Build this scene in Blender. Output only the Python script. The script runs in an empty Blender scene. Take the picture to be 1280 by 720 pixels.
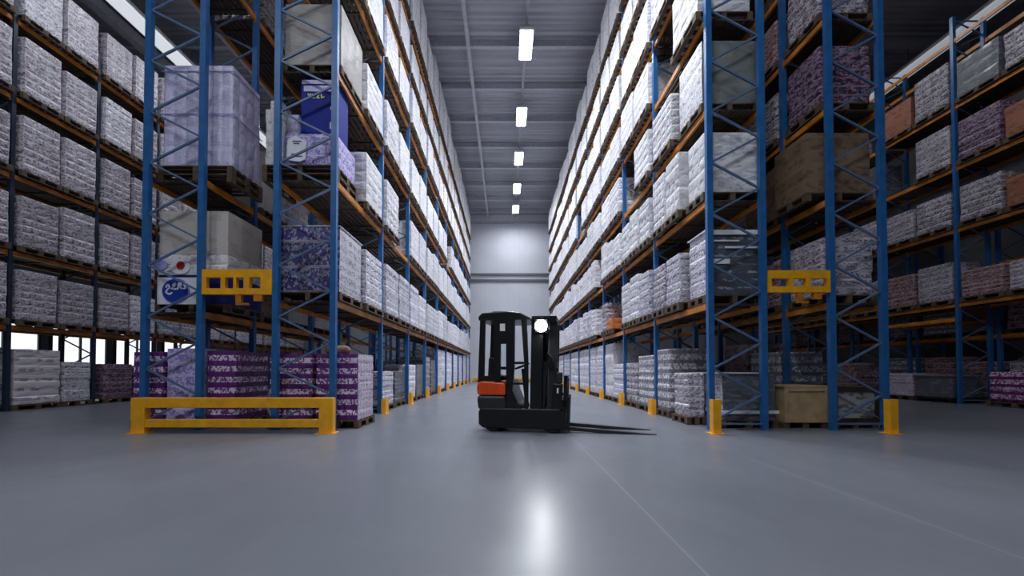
import bpy, bmesh, math, random
from mathutils import Vector, Matrix

R = random.Random(7)
S = bpy.context.scene
COL = S.collection
PI = math.pi

# ------------------------------------------------------------------ materials
def nmat(name):
    m = bpy.data.materials.new(name)
    m.use_nodes = True
    nt = m.node_tree
    return m, nt, nt.nodes['Principled BSDF'], nt.nodes, nt.links

def math_node(nt, op, a, b=None, c=None):
    n = nt.nodes.new('ShaderNodeMath'); n.operation = op
    for i, v in enumerate((a, b, c)):
        if v is None: continue
        if isinstance(v, (int, float)): n.inputs[i].default_value = v
        else: nt.links.new(v, n.inputs[i])
    return n.outputs[0]

def mixc(nt, fac, a, b, blend='MIX'):
    n = nt.nodes.new('ShaderNodeMix'); n.data_type = 'RGBA'; n.blend_type = blend
    if isinstance(fac, (int, float)): n.inputs[0].default_value = fac
    else: nt.links.new(fac, n.inputs[0])
    for i, v in ((6, a), (7, b)):
        if isinstance(v, tuple): n.inputs[i].default_value = (*v[:3], 1)
        else: nt.links.new(v, n.inputs[i])
    return n.outputs[2]

def noise(nt, vec, scale, detail=3, rough=0.55):
    n = nt.nodes.new('ShaderNodeTexNoise')
    n.inputs['Scale'].default_value = scale
    n.inputs['Detail'].default_value = detail
    n.inputs['Roughness'].default_value = rough
    if vec is not None: nt.links.new(vec, n.inputs['Vector'])
    return n.outputs['Fac']

def ramp(nt, fac, p0, p1):
    n = nt.nodes.new('ShaderNodeMapRange')
    n.inputs[1].default_value = p0; n.inputs[2].default_value = p1
    nt.links.new(fac, n.inputs[0])
    return n.outputs[0]

def objcoord(nt, scale=None):
    t = nt.nodes.new('ShaderNodeTexCoord')
    if scale is None: return t.outputs['Object']
    mp = nt.nodes.new('ShaderNodeMapping')
    mp.inputs['Scale'].default_value = scale
    nt.links.new(t.outputs['Object'], mp.inputs['Vector'])
    return mp.outputs[0]

def bump(nt, p, h, strength=0.3, dist=0.02):
    b = nt.nodes.new('ShaderNodeBump')
    b.inputs['Strength'].default_value = strength
    b.inputs['Distance'].default_value = dist
    nt.links.new(h, b.inputs['Height'])
    nt.links.new(b.outputs[0], p.inputs['Normal'])

def plain(name, col, rough=0.5, metal=0.0, wear=0.12, scale=6.0, bmp=0.0, spec=0.5):
    m, nt, p, N, L = nmat(name)
    v = objcoord(nt)
    f = noise(nt, v, scale, 4)
    c = mixc(nt, ramp(nt, f, 0.35, 0.7), tuple(x*(1-wear) for x in col), tuple(min(1, x*(1+wear)) for x in col))
    L.new(c, p.inputs['Base Color'])
    p.inputs['Roughness'].default_value = rough
    p.inputs['Metallic'].default_value = metal
    p.inputs['Specular IOR Level'].default_value = spec
    if bmp: bump(nt, p, noise(nt, v, scale*6, 3), bmp, 0.01)
    return m

def emit(name, col, strength):
    m, nt, p, N, L = nmat(name)
    p.inputs['Base Color'].default_value = (0.8, 0.8, 0.8, 1)
    p.inputs['Emission Color'].default_value = (*col, 1)
    p.inputs['Emission Strength'].default_value = strength
    return m

def goods(name, base, prnt, tier=0.2, colw=0.3, dens=0.5, band=(0.2, 0.8), cell=16.0, rough=0.38, film=0.5, tint=0.18, band_col=None, hard=0.75, asp=1.6):
    """printed, film-wrapped packs: printed speckle inside a band of every tier, film wrinkles, a tint of its own per load"""
    m, nt, p, N, L = nmat(name)
    v = objcoord(nt)
    sx = N.new('ShaderNodeSeparateXYZ'); L.new(v, sx.inputs[0])
    zf = math_node(nt, 'FRACT', math_node(nt, 'DIVIDE', sx.outputs[2], tier))
    inb = math_node(nt, 'MULTIPLY', math_node(nt, 'GREATER_THAN', zf, band[0]), math_node(nt, 'LESS_THAN', zf, band[1]))
    vo = N.new('ShaderNodeTexVoronoi'); vo.inputs['Scale'].default_value = cell
    L.new(objcoord(nt, (1, 1, asp)), vo.inputs['Vector'])
    sep = N.new('ShaderNodeSeparateColor'); L.new(vo.outputs['Color'], sep.inputs[0])
    spk = math_node(nt, 'LESS_THAN', sep.outputs[0], dens)
    n2 = math_node(nt, 'MULTIPLY_ADD', ramp(nt, noise(nt, objcoord(nt, (1, 1, 2.2)), 9, 4, 0.7), 0.4, 0.55), 1-hard, hard)
    fac = math_node(nt, 'MULTIPLY', math_node(nt, 'MULTIPLY', inb, spk), n2)
    b = base
    if band_col is not None:
        b = mixc(nt, inb, band_col, base)
    c = mixc(nt, fac, b, prnt)
    # packs differ from each other: one cell of tier x column
    fl = N.new('ShaderNodeCombineXYZ')
    L.new(math_node(nt, 'FLOOR', math_node(nt, 'DIVIDE', sx.outputs[0], colw)), fl.inputs[0])
    L.new(math_node(nt, 'FLOOR', math_node(nt, 'DIVIDE', sx.outputs[1], colw)), fl.inputs[1])
    L.new(math_node(nt, 'FLOOR', math_node(nt, 'DIVIDE', sx.outputs[2], tier)), fl.inputs[2])
    oi = N.new('ShaderNodeObjectInfo')
    wn = N.new('ShaderNodeTexWhiteNoise'); wn.noise_dimensions = '4D'
    L.new(fl.outputs[0], wn.inputs['Vector']); L.new(oi.outputs['Random'], wn.inputs['W'])
    k1 = math_node(nt, 'MULTIPLY_ADD', wn.outputs['Value'], tint, 1 - tint)
    k2 = math_node(nt, 'MULTIPLY_ADD', oi.outputs['Random'], tint*1.2, 1 - tint*0.8)
    k = math_node(nt, 'MULTIPLY', k1, k2)
    cc = N.new('ShaderNodeCombineXYZ')
    for i in range(3): L.new(k, cc.inputs[i])
    c = mixc(nt, 1.0, c, cc.outputs[0], 'MULTIPLY')
    L.new(c, p.inputs['Base Color'])
    p.inputs['Roughness'].default_value = rough
    p.inputs['Coat Weight'].default_value = 0.25 * film
    p.inputs['Coat Roughness'].default_value = 0.2
    h = math_node(nt, 'ADD', noise(nt, objcoord(nt, (1, 1, 5)), 7, 4, 0.6), noise(nt, v, 30, 2))
    bump(nt, p, h, 0.45 * film + 0.1, 0.03)
    return m

MT = {}
MT['blue'] = plain('blue rack paint', (0.021, 0.125, 0.345), 0.38, wear=0.15)
MT['shaded_blue'] = plain('shaded blue rack paint', (0.012, 0.022, 0.05), 0.5)  # rack blue darkened: the shade between the loads is put into the colour
MT['brace'] = plain('grey blue brace paint', (0.10, 0.17, 0.30), 0.4)
MT['orange'] = plain('orange beam paint', (0.58, 0.205, 0.022), 0.42, wear=0.3, scale=3)
MT['yellow'] = plain('yellow guard paint', (0.90, 0.42, 0.012), 0.42, wear=0.12)
MT['wood'] = plain('pallet wood', (0.105, 0.068, 0.042), 0.8, wear=0.35, scale=9, bmp=0.2)
MT['deck'] = plain('dark deck board', (0.05, 0.028, 0.019), 0.7, wear=0.3, scale=7)
MT['crate'] = plain('crate plywood', (0.42, 0.30, 0.16), 0.65, wear=0.18, scale=5, bmp=0.15)
MT['black'] = plain('black truck paint', (0.006, 0.0065, 0.008), 0.34, wear=0.2)
MT['char'] = plain('charcoal panel', (0.022, 0.024, 0.028), 0.4, wear=0.15)
MT['rubber'] = plain('tyre rubber', (0.012, 0.012, 0.013), 0.75)
MT['red'] = plain('orange red cover', (0.85, 0.085, 0.012), 0.3, wear=0.1)
MT['steel'] = plain('fork steel', (0.05, 0.052, 0.058), 0.35, metal=0.7)
MT['grey_metal'] = plain('galvanised metal', (0.42, 0.44, 0.47), 0.35, metal=0.6)
MT['paleback'] = plain('white enamel', (0.75, 0.77, 0.80), 0.4)
MT['lamp'] = emit('led diffuser', (0.90, 0.94, 1.0), 55.0)
MT['strip'] = emit('strip diffuser', (0.88, 0.92, 1.0), 1.3)
MT['stripdim'] = emit('dim strip diffuser', (0.86, 0.9, 1.0), 0.6)
MT['head'] = emit('headlight lens', (0.95, 0.98, 1.0), 400.0)
MT['daylight'] = emit('daylight pane', (0.92, 0.96, 1.0), 2.2)
MT['sheet'] = plain('blue printed sheet', (0.004, 0.018, 0.27), 0.45, wear=0.08, spec=0.15)
MT['navy'] = plain('navy film', (0.012, 0.022, 0.14), 0.28, wear=0.2)
MT['lilac'] = plain('lilac film', (0.36, 0.33, 0.62), 0.28, wear=0.2, bmp=0.3)
MT['card'] = plain('white card', (0.82, 0.82, 0.88), 0.5, wear=0.05)
MT['ink'] = plain('dark ink', (0.10, 0.08, 0.17), 0.5)
MT['yellowink'] = plain('pale yellow ink', (0.85, 0.80, 0.35), 0.5)
MT['redink'] = plain('red print', (0.5, 0.02, 0.02), 0.4)
MT['logo'] = plain('blue logo print', (0.015, 0.045, 0.36), 0.35, wear=0.06)
MT['seat'] = plain('black seat vinyl', (0.015, 0.015, 0.017), 0.6)
MT['strap'] = plain('dark strap', (0.05, 0.05, 0.06), 0.5)
MT['glass'], nt, p, N, L = nmat('cab glass')
p.inputs['Transmission Weight'].default_value = 1.0
p.inputs['Roughness'].default_value = 0.02
p.inputs['IOR'].default_value = 1.05
p.inputs['Base Color'].default_value = (0.85, 0.9, 0.93, 1)

G = {}
G['white'] = goods('white film packs', (0.84, 0.83, 0.88), (0.42, 0.38, 0.46), 0.21, 0.3, 0.36, (0.18, 0.85), 22, tint=0.16, hard=.4)
G['snow'] = goods('plain white film', (0.83, 0.82, 0.86), (0.55, 0.53, 0.60), 0.26, 0.42, 0.28, (0.15, 0.88), 10, tint=0.13, hard=.3)
G['lilacw'] = goods('lilac printed film packs', (0.80, 0.78, 0.86), (0.24, 0.19, 0.33), 0.20, 0.28, 0.40, (0.2, 0.85), 26, tint=0.2, hard=.5)
G['sack'] = goods('grey lilac sack film', (0.64, 0.60, 0.67), (0.13, 0.09, 0.14), 0.19, 0.36, 0.36, (0.1, 0.78), 24, tint=0.22, asp=2.0, hard=.55)
G['speck'] = goods('speckled printed bags', (0.58, 0.55, 0.60), (0.13, 0.07, 0.11), 0.2, 0.25, 0.5, (0.1, 0.9), 26, tint=0.3, hard=.6)
G['redspeck'] = goods('red brown printed packs', (0.52, 0.40, 0.42), (0.20, 0.035, 0.04), 0.18, 0.22, 0.55, (0.15, 0.9), 24, tint=0.3, hard=.6)
G['brown'] = goods('brown cartons', (0.25, 0.165, 0.105), (0.17, 0.10, 0.065), 0.3, 0.4, 0.3, (0.1, 0.9), 8, rough=0.7, film=0.15, tint=0.22)
G['redbrown'] = goods('red brown cartons', (0.36, 0.14, 0.08), (0.25, 0.08, 0.05), 0.3, 0.4, 0.3, (0.1, 0.9), 8, rough=0.7, film=0.15, tint=0.2)
G['orangebox'] = goods('orange cartons', (0.75, 0.22, 0.06), (0.5, 0.1, 0.03), 0.2, 0.4, 0.3, (0.1, 0.9), 10, rough=0.5, film=0.3)
G['greybox'] = goods('grey cartons', (0.62, 0.57, 0.54), (0.52, 0.48, 0.45), 0.5, 0.6, 0.3, (0.1, 0.9), 5, rough=0.6, film=0.3, tint=0.08)
G['dullbox'] = goods('dull grey cartons', (0.36, 0.335, 0.32), (0.29, 0.27, 0.26), 0.5, 0.6, 0.3, (0.1, 0.9), 5, rough=0.6, film=0.3, tint=0.08)
G['greenbox'] = goods('grey green cartons', (0.20, 0.22, 0.22), (0.30, 0.26, 0.17), 0.4, 0.5, 0.25, (0.3, 0.6), 9, rough=0.5, film=0.4, tint=0.12)
G['violet'] = goods('violet grey shrink film', (0.66, 0.63, 0.86), (0.54, 0.51, 0.74), 0.68, 0.24, 0.3, (0.04, 0.97), 6, rough=0.3, hard=.2, film=0.55, tint=0.14)
G['purple'] = goods('purple drink trays', (0.88, 0.76, 0.94), (0.20, 0.05, 0.28), 0.205, 0.26, 0.44, (0.46, 0.97), 32, tint=0.12, asp=.9, hard=.95, band_col=(0.13, 0.022, 0.20))
G['purpleside'] = goods('pale mauve film', (0.74, 0.66, 0.78), (0.45, 0.28, 0.50), 0.2, 0.3, 0.42, (0.3, 0.9), 30, tint=0.14, asp=.9)
G['magenta'] = goods('magenta drink packs', (0.66, 0.50, 0.66), (0.17, 0.015, 0.15), 0.33, 0.2, 0.45, (0.35, 0.97), 24, asp=.9, tint=0.15, band_col=(0.13, 0.012, 0.12))
G['darkpurple'] = goods('dark purple packs', (0.30, 0.22, 0.30), (0.07, 0.02, 0.06), 0.19, 0.2, 0.55, (0.1, 0.9), 20, tint=0.2)
G['bluepack'] = goods('blue violet printed packs', (0.10, 0.085, 0.36), (0.62, 0.58, 0.72), 0.5, 0.22, 0.36, (0.06, 0.94), 24, tint=0.5, asp=.8, hard=.6, band_col=(0.55, 0.52, 0.66))
G['bluelilac'] = goods('blue lilac film', (0.66, 0.60, 0.95), (0.30, 0.22, 0.66), 0.2, 0.3, 0.45, (0.1, 0.95), 30, tint=0.14, asp=1.0)
G['dark'] = goods('dark slate film', (0.10, 0.11, 0.14), (0.34, 0.35, 0.40), 0.17, 0.5, 0.28, (0.6, 0.95), 10, rough=0.3, film=0.8, tint=0.15)
G['darkgrey'] = goods('dark grey film', (0.13, 0.14, 0.165), (0.22, 0.23, 0.26), 0.3, 0.5, 0.3, (0.1, 0.9), 9, rough=0.32, film=0.8, tint=0.12)
G['bottle'] = goods('white capped bottle packs', (0.82, 0.82, 0.86), (0.26, 0.23, 0.28), 0.2, 0.3, 0.42, (0.36, 0.97), 26, tint=0.2, asp=.8, hard=.6, band_col=(0.26, 0.25, 0.29))
G['banded'] = goods('white bags with lilac bands', (0.70, 0.66, 0.70), (0.36, 0.30, 0.40), 0.23, 0.7, 0.45, (0.35, 0.7), 7, tint=0.12)
G['clear'] = goods('grey cartons under clear film', (0.40, 0.42, 0.42), (0.17, 0.18, 0.17), 0.28, 0.4, 0.4, (0.1, 0.9), 9, rough=0.25, film=1.0, tint=0.1)

# ------------------------------------------------------------------ mesh builder
class MB:
    def __init__(s): s.bm = bmesh.new(); s.slot = 0
    def _face(s, vs):
        try:
            f = s.bm.faces.new(vs); f.material_index = s.slot; return f
        except ValueError: return None
    def hexa(s, c):
        v = [s.bm.verts.new(p) for p in c]
        for q in ((0,3,2,1),(4,5,6,7),(0,1,5,4),(1,2,6,5),(2,3,7,6),(3,0,4,7)): s._face([v[i] for i in q])
        return s
    def box(s, x0, x1, y0, y1, z0, z1):
        return s.hexa([(x0,y0,z0),(x1,y0,z0),(x1,y1,z0),(x0,y1,z0),(x0,y0,z1),(x1,y0,z1),(x1,y1,z1),(x0,y1,z1)])
    def bar(s, p, q, w, h, up=(0,0,1)):
        p, q = Vector(p), Vector(q); d = (q-p).normalized()
        u = Vector(up)
        if abs(d.dot(u)) > 0.95: u = Vector((1,0,0))
        a = d.cross(u).normalized()*w/2; b = a.cross(d).normalized()*h/2
        return s.hexa([p-a-b, p+a-b, q+a-b, q-a-b, p-a+b, p+a+b, q+a+b, q-a+b])
    def cyl(s, p, q, r, n=16, r2=None):
        p, q = Vector(p), Vector(q); d = (q-p).normalized(); r2 = r if r2 is None else r2
        u = Vector((0,0,1)) if abs(d.z) < 0.9 else Vector((1,0,0))
        a = d.cross(u).normalized(); b = d.cross(a).normalized()
        A = [s.bm.verts.new(p+(a*math.cos(2*PI*i/n)+b*math.sin(2*PI*i/n))*r) for i in range(n)]
        B = [s.bm.verts.new(q+(a*math.cos(2*PI*i/n)+b*math.sin(2*PI*i/n))*r2) for i in range(n)]
        for i in range(n): s._face([A[i], A[(i+1)%n], B[(i+1)%n], B[i]])
        s._face(A[::-1]); s._face(B)
        return s
    def tube(s, pts, r, n=8):
        pts = [Vector(p) for p in pts]; rings = []
        for i, p in enumerate(pts):
            d = (pts[min(i+1, len(pts)-1)] - pts[max(i-1, 0)]).normalized()
            u = Vector((0,0,1)) if abs(d.z) < 0.9 else Vector((1,0,0))
            a = d.cross(u).normalized(); b = d.cross(a).normalized()
            rings.append([s.bm.verts.new(p+(a*math.cos(2*PI*k/n)+b*math.sin(2*PI*k/n))*r) for k in range(n)])
        for A, B in zip(rings, rings[1:]):
            for k in range(n): s._face([A[k], A[(k+1)%n], B[(k+1)%n], B[k]])
        s._face(rings[0][::-1]); s._face(rings[-1])
        return s
    def prism(s, pts, a, b, axis='y'):
        """a polygon in the plane across AXIS, swept along it from a to b"""
        def P(u, v, t):
            return {'y': (u, t, v), 'x': (t, u, v), 'z': (u, v, t)}[axis]
        A = [s.bm.verts.new(P(u, v, a)) for u, v in pts]
        B = [s.bm.verts.new(P(u, v, b)) for u, v in pts]
        n = len(pts)
        for i in range(n): s._face([A[i], A[(i+1)%n], B[(i+1)%n], B[i]])
        s._face(A[::-1]); s._face(B)
        return s
    def mesh(s, name, mats):
        bmesh.ops.recalc_face_normals(s.bm, faces=s.bm.faces)
        me = bpy.data.meshes.new(name); s.bm.to_mesh(me); s.bm.free()
        for m in (mats if isinstance(mats, (list, tuple)) else [mats]): me.materials.append(m)
        return me
    def build(s, name, mats, parent=None, loc=(0,0,0), rz=0, bevel=0, smooth=False):
        return put(name, s.mesh(name, mats), parent, loc, rz, bevel, smooth)

def put(name, me, parent=None, loc=(0,0,0), rz=0, bevel=0, smooth=False):
    o = bpy.data.objects.new(name, me); COL.objects.link(o)
    o.parent = parent; o.location = loc; o.rotation_euler = (0, 0, rz)
    if smooth:
        for f in me.polygons: f.use_smooth = True
    if bevel:
        b = o.modifiers.new('bevel', 'BEVEL'); b.width = bevel; b.segments = 2; b.limit_method = 'ANGLE'; b.angle_limit = math.radians(40)
    return o

def tag(o, label, cat, group=None, kind=None):
    o['label'] = label; o['category'] = cat
    if group: o['group'] = group
    if kind: o['kind'] = kind
    return o

def thing(name, label, cat, loc=(0,0,0), rz=0, group=None):
    o = bpy.data.objects.new(name, None); COL.objects.link(o)
    o.location = loc; o.rotation_euler = (0,0,rz); o.empty_display_size = 0.2
    return tag(o, label, cat, group)

def struct(o):
    o['kind'] = 'structure'; return o

# ------------------------------------------------------------------ setting
XL, XR, YB, YW, HC = -21.5, 22.0, -6.0, 40.0, 16.8

m, nt, p, N, L = nmat('polished concrete')
v = objcoord(nt)
sx = N.new('ShaderNodeSeparateXYZ'); L.new(v, sx.inputs[0])
big = ramp(nt, noise(nt, v, 0.45, 5, 0.6), 0.3, 0.7)
fine = ramp(nt, noise(nt, v, 4.0, 5, 0.7), 0.1, 0.9)
c = mixc(nt, big, (0.118, 0.125, 0.150), (0.150, 0.158, 0.187))
c = mixc(nt, math_node(nt, 'MULTIPLY', fine, 0.3), c, (0.19, 0.197, 0.225))
jl = None
for X in (1.18, 3.29):
    d = math_node(nt, 'ABSOLUTE', math_node(nt, 'SUBTRACT', sx.outputs[0], X))
    k = math_node(nt, 'LESS_THAN', d, 0.009)
    jl = k if jl is None else math_node(nt, 'MAXIMUM', jl, k)
jy = math_node(nt, 'LESS_THAN', math_node(nt, 'ABSOLUTE', math_node(nt, 'SUBTRACT', math_node(nt, 'MODULO', math_node(nt, 'ADD', sx.outputs[1], 62.0), 6.0), 3.0)), 0.006)
jl = math_node(nt, 'MAXIMUM', jl, math_node(nt, 'MULTIPLY', jy, 0.4))
c = mixc(nt, math_node(nt, 'MULTIPLY', jl, 0.3), c, (0.36, 0.37, 0.38))
L.new(c, p.inputs['Base Color'])
rg = math_node(nt, 'MULTIPLY_ADD', fine, 0.05, 0.26)
rg = math_node(nt, 'ADD', rg, math_node(nt, 'MULTIPLY', ramp(nt, noise(nt, objcoord(nt, (1.0, .35, 1)), 1.3, 5, 0.65), 0.3, 0.7), 0.10))
L.new(rg, p.inputs['Roughness'])
p.inputs['Specular IOR Level'].default_value = 0.55
bump(nt, p, noise(nt, v, 55, 3, 0.6), 0.05, 0.004)
FLOOR = m
struct(MB().box(XL-.3, XR+.3, YB-.3, YW+.3, -0.3, 0).build('floor', FLOOR))

m, nt, p, N, L = nmat('corrugated roof deck')
v = objcoord(nt)
sx = N.new('ShaderNodeSeparateXYZ'); L.new(v, sx.inputs[0])
w = math_node(nt, 'SINE', math_node(nt, 'MULTIPLY', sx.outputs[1], 2*PI/0.30))
c = mixc(nt, ramp(nt, noise(nt, v, 0.7, 4), 0.3, 0.7), (0.29, 0.297, 0.335), (0.36, 0.367, 0.41))
c = mixc(nt, ramp(nt, noise(nt, objcoord(nt, (0.05, 3.2, 1)), 1.0, 3), 0.45, 0.6), c, (0.42, 0.427, 0.47))
L.new(c, p.inputs['Base Color']); p.inputs['Roughness'].default_value = 0.55; p.inputs['Metallic'].default_value = 0.1
bump(nt, p, w, 0.6, 0.05)
ROOF = m
struct(MB().box(XL-.3, XR+.3, YB-.3, YW+.3, HC, HC+.3).build('ceiling', ROOF))

m, nt, p, N, L = nmat('wall cladding panel')
v = objcoord(nt)
sx = N.new('ShaderNodeSeparateXYZ'); L.new(v, sx.inputs[0])
sm = math_node(nt, 'LESS_THAN', math_node(nt, 'FRACT', math_node(nt, 'DIVIDE', math_node(nt, 'ADD', sx.outputs[0], sx.outputs[1]), 1.15)), 0.012)
c = mixc(nt, ramp(nt, noise(nt, v, 0.5, 3), 0.3, 0.7), (0.60, 0.61, 0.67), (0.67, 0.68, 0.74))
c = mixc(nt, math_node(nt, 'MULTIPLY', sm, 0.5), c, (0.40, 0.41, 0.46))
L.new(c, p.inputs['Base Color']); p.inputs['Roughness'].default_value = 0.5
WALL = m
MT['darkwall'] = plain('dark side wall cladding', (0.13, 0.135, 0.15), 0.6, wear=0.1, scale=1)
struct(MB().box(XL-.3, XR+.3, YW, YW+.3, 0, HC).build('wall_back', WALL))
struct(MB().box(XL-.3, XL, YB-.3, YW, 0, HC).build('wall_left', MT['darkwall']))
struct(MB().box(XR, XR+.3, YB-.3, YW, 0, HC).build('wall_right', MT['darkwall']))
struct(MB().box(XL-.3, XR+.3, YB-.3, YB, 0, HC).build('wall_front', MT['darkwall']))

# roof purlins, the long roof beam and the wall rails
k = 0
for i in range(-8, 8):
    y = 18.7 + 2.85*i
    if not (YB+0.5 < y < YW-0.3): continue
    b = MB()
    b.box(XL+.02, XR-.02, y-.035, y+.035, HC-.30, HC-.005); b.box(XL+.02, XR-.02, y-.09, y+.09, HC-.33, HC-.30)
    struct(b.build('ceiling_beam', MT['grey_metal'] if 0 else plain('purlin grey', (0.46, 0.47, 0.52), 0.5) if k == 0 else bpy.data.materials['purlin grey'])); k += 1
PUR = bpy.data.materials['purlin grey']
struct(MB().box(-1.83, -1.67, YB+.02, YW-.02, HC-.46, HC-.335).build('ceiling_beam', PUR))
for X in (-12.6, 12.6, -16.9):
    struct(MB().box(X-.2, X+.2, YB+.02, YW-.02, HC-.75, HC-.335).build('ceiling_beam', PUR))
WR = plain('dark wall rail', (0.14, 0.15, 0.18), 0.5)
for z in (10.75, 10.15):
    struct(MB().box(XL+.02, XR-.02, YW-.16, YW-.005, z-.10, z+.10).build('wall_rail_trim', WR))
struct(MB().box(XL+.02, XR-.02, YW-.12, YW-.005, HC-.95, HC-.7).build('wall_top_trim', PUR))

# daylight windows low in the side wall behind the far rack
for i in range(5):
    y0 = 12.6 + i*3.1
    w = bpy.data.objects.new('window_%d' % (i+1), None); COL.objects.link(w); w.location = (XL, y0, 0); struct(w)
    f = MB()
    for a, b_ in ((0, .09), (1.30, 1.39), (2.61, 2.70)): f.box(.004, .10, a, b_, 1.1, 3.3)
    for a, b_ in ((1.1, 1.2), (3.2, 3.3)): f.box(.004, .098, .085, 2.615, a, b_)
    struct(f.build('window_frame', MT['char'], w))
    struct(MB().box(.004, .03, .09, 1.30, 1.2, 3.2).box(.004, .03, 1.39, 2.61, 1.2, 3.2).build('window_pane', MT['daylight'], w))

# yellow kick rail at the foot of the back wall
o = MB().box(-3.2, 3.9, 0, .12, .16, .36).box(-3.2, -3.0, 0, .12, 0, .16).box(0.3, .5, 0, .12, 0, .16).box(3.7, 3.9, 0, .12, 0, .16).build('guard_rail', MT['yellow'], loc=(0, YW-.16, 0))
tag(o, 'low yellow guard rail along the foot of the back wall', 'guard rail')

# ------------------------------------------------------------------ ceiling lights
ORD = ['first', 'second', 'third', 'fourth', 'fifth', 'sixth', 'seventh', 'eighth', 'ninth', 'tenth', 'eleventh', 'twelfth']
def fixture_meshes():
    h = MB().box(-.30, .30, -.85, .85, .03, .14).box(-.12, .12, -.5, .5, .14, .22).mesh('lamp_housing', MT['paleback'])
    d = MB().box(-.26, .26, -.80, .80, 0, .03).mesh('diffuser', MT['lamp'])
    r = MB().cyl((0, -.4, .22), (0, -.4, .505), .012, 8).cyl((0, .4, .22), (0, .4, .505), .012, 8).mesh('hanger', MT['grey_metal'])
    return h, d, r
FH, FD, FR = fixture_meshes()
def light_area(loc, sx, sy, power, col=(0.88, 0.93, 1.0), spread=180):
    l = bpy.data.lights.new('lamp light', 'AREA'); l.shape = 'RECTANGLE'; l.size = sx; l.size_y = sy
    l.energy = power; l.color = col; l.spread = math.radians(spread)
    o = bpy.data.objects.new('lamp_light', l); COL.objects.link(o); o.location = loc
    return o
P_MAIN, P_LEFT, P_RIGHT = 850, 240, 240
def high_bay(x, y, z, power, label, group=None, spread=180):
    t = thing('ceiling_light', label, 'ceiling light', (x, y, z), 0, group)
    put('lamp_housing', FH, t); put('diffuser', FD, t); put('hanger', FR, t)
    lo = light_area((0, 0, -.012), 
        .5, 1.56, power, spread=spread); lo.parent = t
ZL = HC - 0.95
order = [17.85, 23.0, 27.6, 32.2, 36.4]
for i, y in enumerate(order):
    high_bay(0.92, y, ZL, P_MAIN*(.62 if i == 4 else 1), 'glowing white ceiling light over the middle aisle, %s in its line from the camera' % ORD[i], spread=115 if i < 4 else 170)
for y in (13.2, 8.6):
    high_bay(0.92, y, ZL, P_MAIN, 'ceiling light over the aisle beyond the picture edge', 'unseen lights over the aisle', 115)
for y in (3.9, -0.8):
    high_bay(0.92, y, ZL, P_MAIN*0.55, 'ceiling light over the aisle beyond the picture edge', 'unseen lights over the aisle')
for x in (-3.6, -9.5):  # fill lamps added out of view to brighten the rack end faces
    high_bay(x, -4.0, ZL, 750, 'added fill light, unseen above the front cross aisle', 'added fill lights over the cross aisle')
for y in (9, 14.5, 20, 25.5):
    high_bay(-10.9, y, ZL, P_LEFT, 'ceiling light over the side aisle hidden behind the pallet racks', 'hidden lights over the side aisle')
for y in (9, 17):
    high_bay(11.8, y, ZL, P_RIGHT, 'ceiling light over the dim aisle hidden behind the pallet racks', 'hidden lights over the dim aisle')
o = MB().box(-.06, .06, -5.5, 39.5, 0, .09).build('light_track', MT['grey_metal'], loc=(.92, 0, HC-.47+.03))
tag(o, 'long metal track carrying the ceiling lights over the middle aisle', 'light track')

def strip(name, x, y0, y1, z, mat, label, power):
    t = thing(name, label, 'strip light', (x, (y0+y1)/2, z)); h = (y1-y0)/2
    MB().box(-.40, .40, -h, h, .07, .20).build('lamp_housing', MT['paleback'], t)
    MB().box(-.34, .34, -h+.02, h-.02, 0, .07).build('diffuser', mat, t)
    b = MB()
    for q in (-h*.7, 0, h*.7): b.box(-.03, .03, q-.03, q+.03, .20, HC-z-.005)
    b.build('hanger', MT['grey_metal'], t)
strip('strip_light', -15.3, 12.5, 26, HC-1.15, MT['strip'], 'bright white strip light high above the sack pallets of the side rack', 0)
strip('strip_light', 19.6, 13.5, 25, HC-1.15, MT['stripdim'], 'pale grey strip light high above the dim outer rack', 0)

# ------------------------------------------------------------------ racks
def post_mesh(H, w=.115, d=.10, mat='blue'):
    b = MB(); t = .022
    b.prism([(-w/2, -d/2), (w/2, -d/2), (w/2, d/2), (w/2-.03, d/2), (w/2-.03, -d/2+t), (-w/2+.03, -d/2+t), (-w/2+.03, d/2), (-w/2, d/2)], .012, H, 'z')
    b.box(-.085, .085, -.075, .075, 0, .012)
    return b.mesh('post', MT[mat])
def lattice_mesh(wid, H, step=.52, z0=.18):
    b = MB(); z = z0; s = 0; x0, x1 = .045, wid-.045
    while z + step < H - .1:
        a, c = (x0, x1) if s == 0 else (x1, x0)
        b.bar((a, 0, z), (c, 0, z+step), .036, .036, (0,1,0)); z += step; s ^= 1
    b.bar((x0, .0, z0-.06), (x1, .0, z0-.06), .036, .036, (0,1,0)); b.bar((x0, 0, H-.12), (x1, 0, H-.12), .036, .036, (0,1,0))
    return b.mesh('upright_frame', MT['brace'])
def beam_mesh(length):
    b = MB(); h = length/2
    b.prism([(-.025, -.14), (.025, -.14), (.025, -.028), (.0, -.028), (.0, 0), (-.025, 0)], -h+.055, h-.055, 'y')
    for q in (-h+.052, h-.052-.006): b.box(-.04, .032, q, q+.006, -.19, .04)
    return b.mesh('load_beam', MT['orange'])
def deck_mesh(length, wid):
    b = MB(); n = 9; h = length/2 - .09
    for i in range(n):
        x = .07 + (wid-.14)*i/(n-1)
        b.box(x-.045, x+.045, -h, h, -.045, -.012)
    for q in (-h*.8, 0, h*.8): b.box(.05, wid-.05, q-.03, q+.03, -.075, -.045)
    return b.mesh('slatted_deck', MT['deck'])

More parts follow.
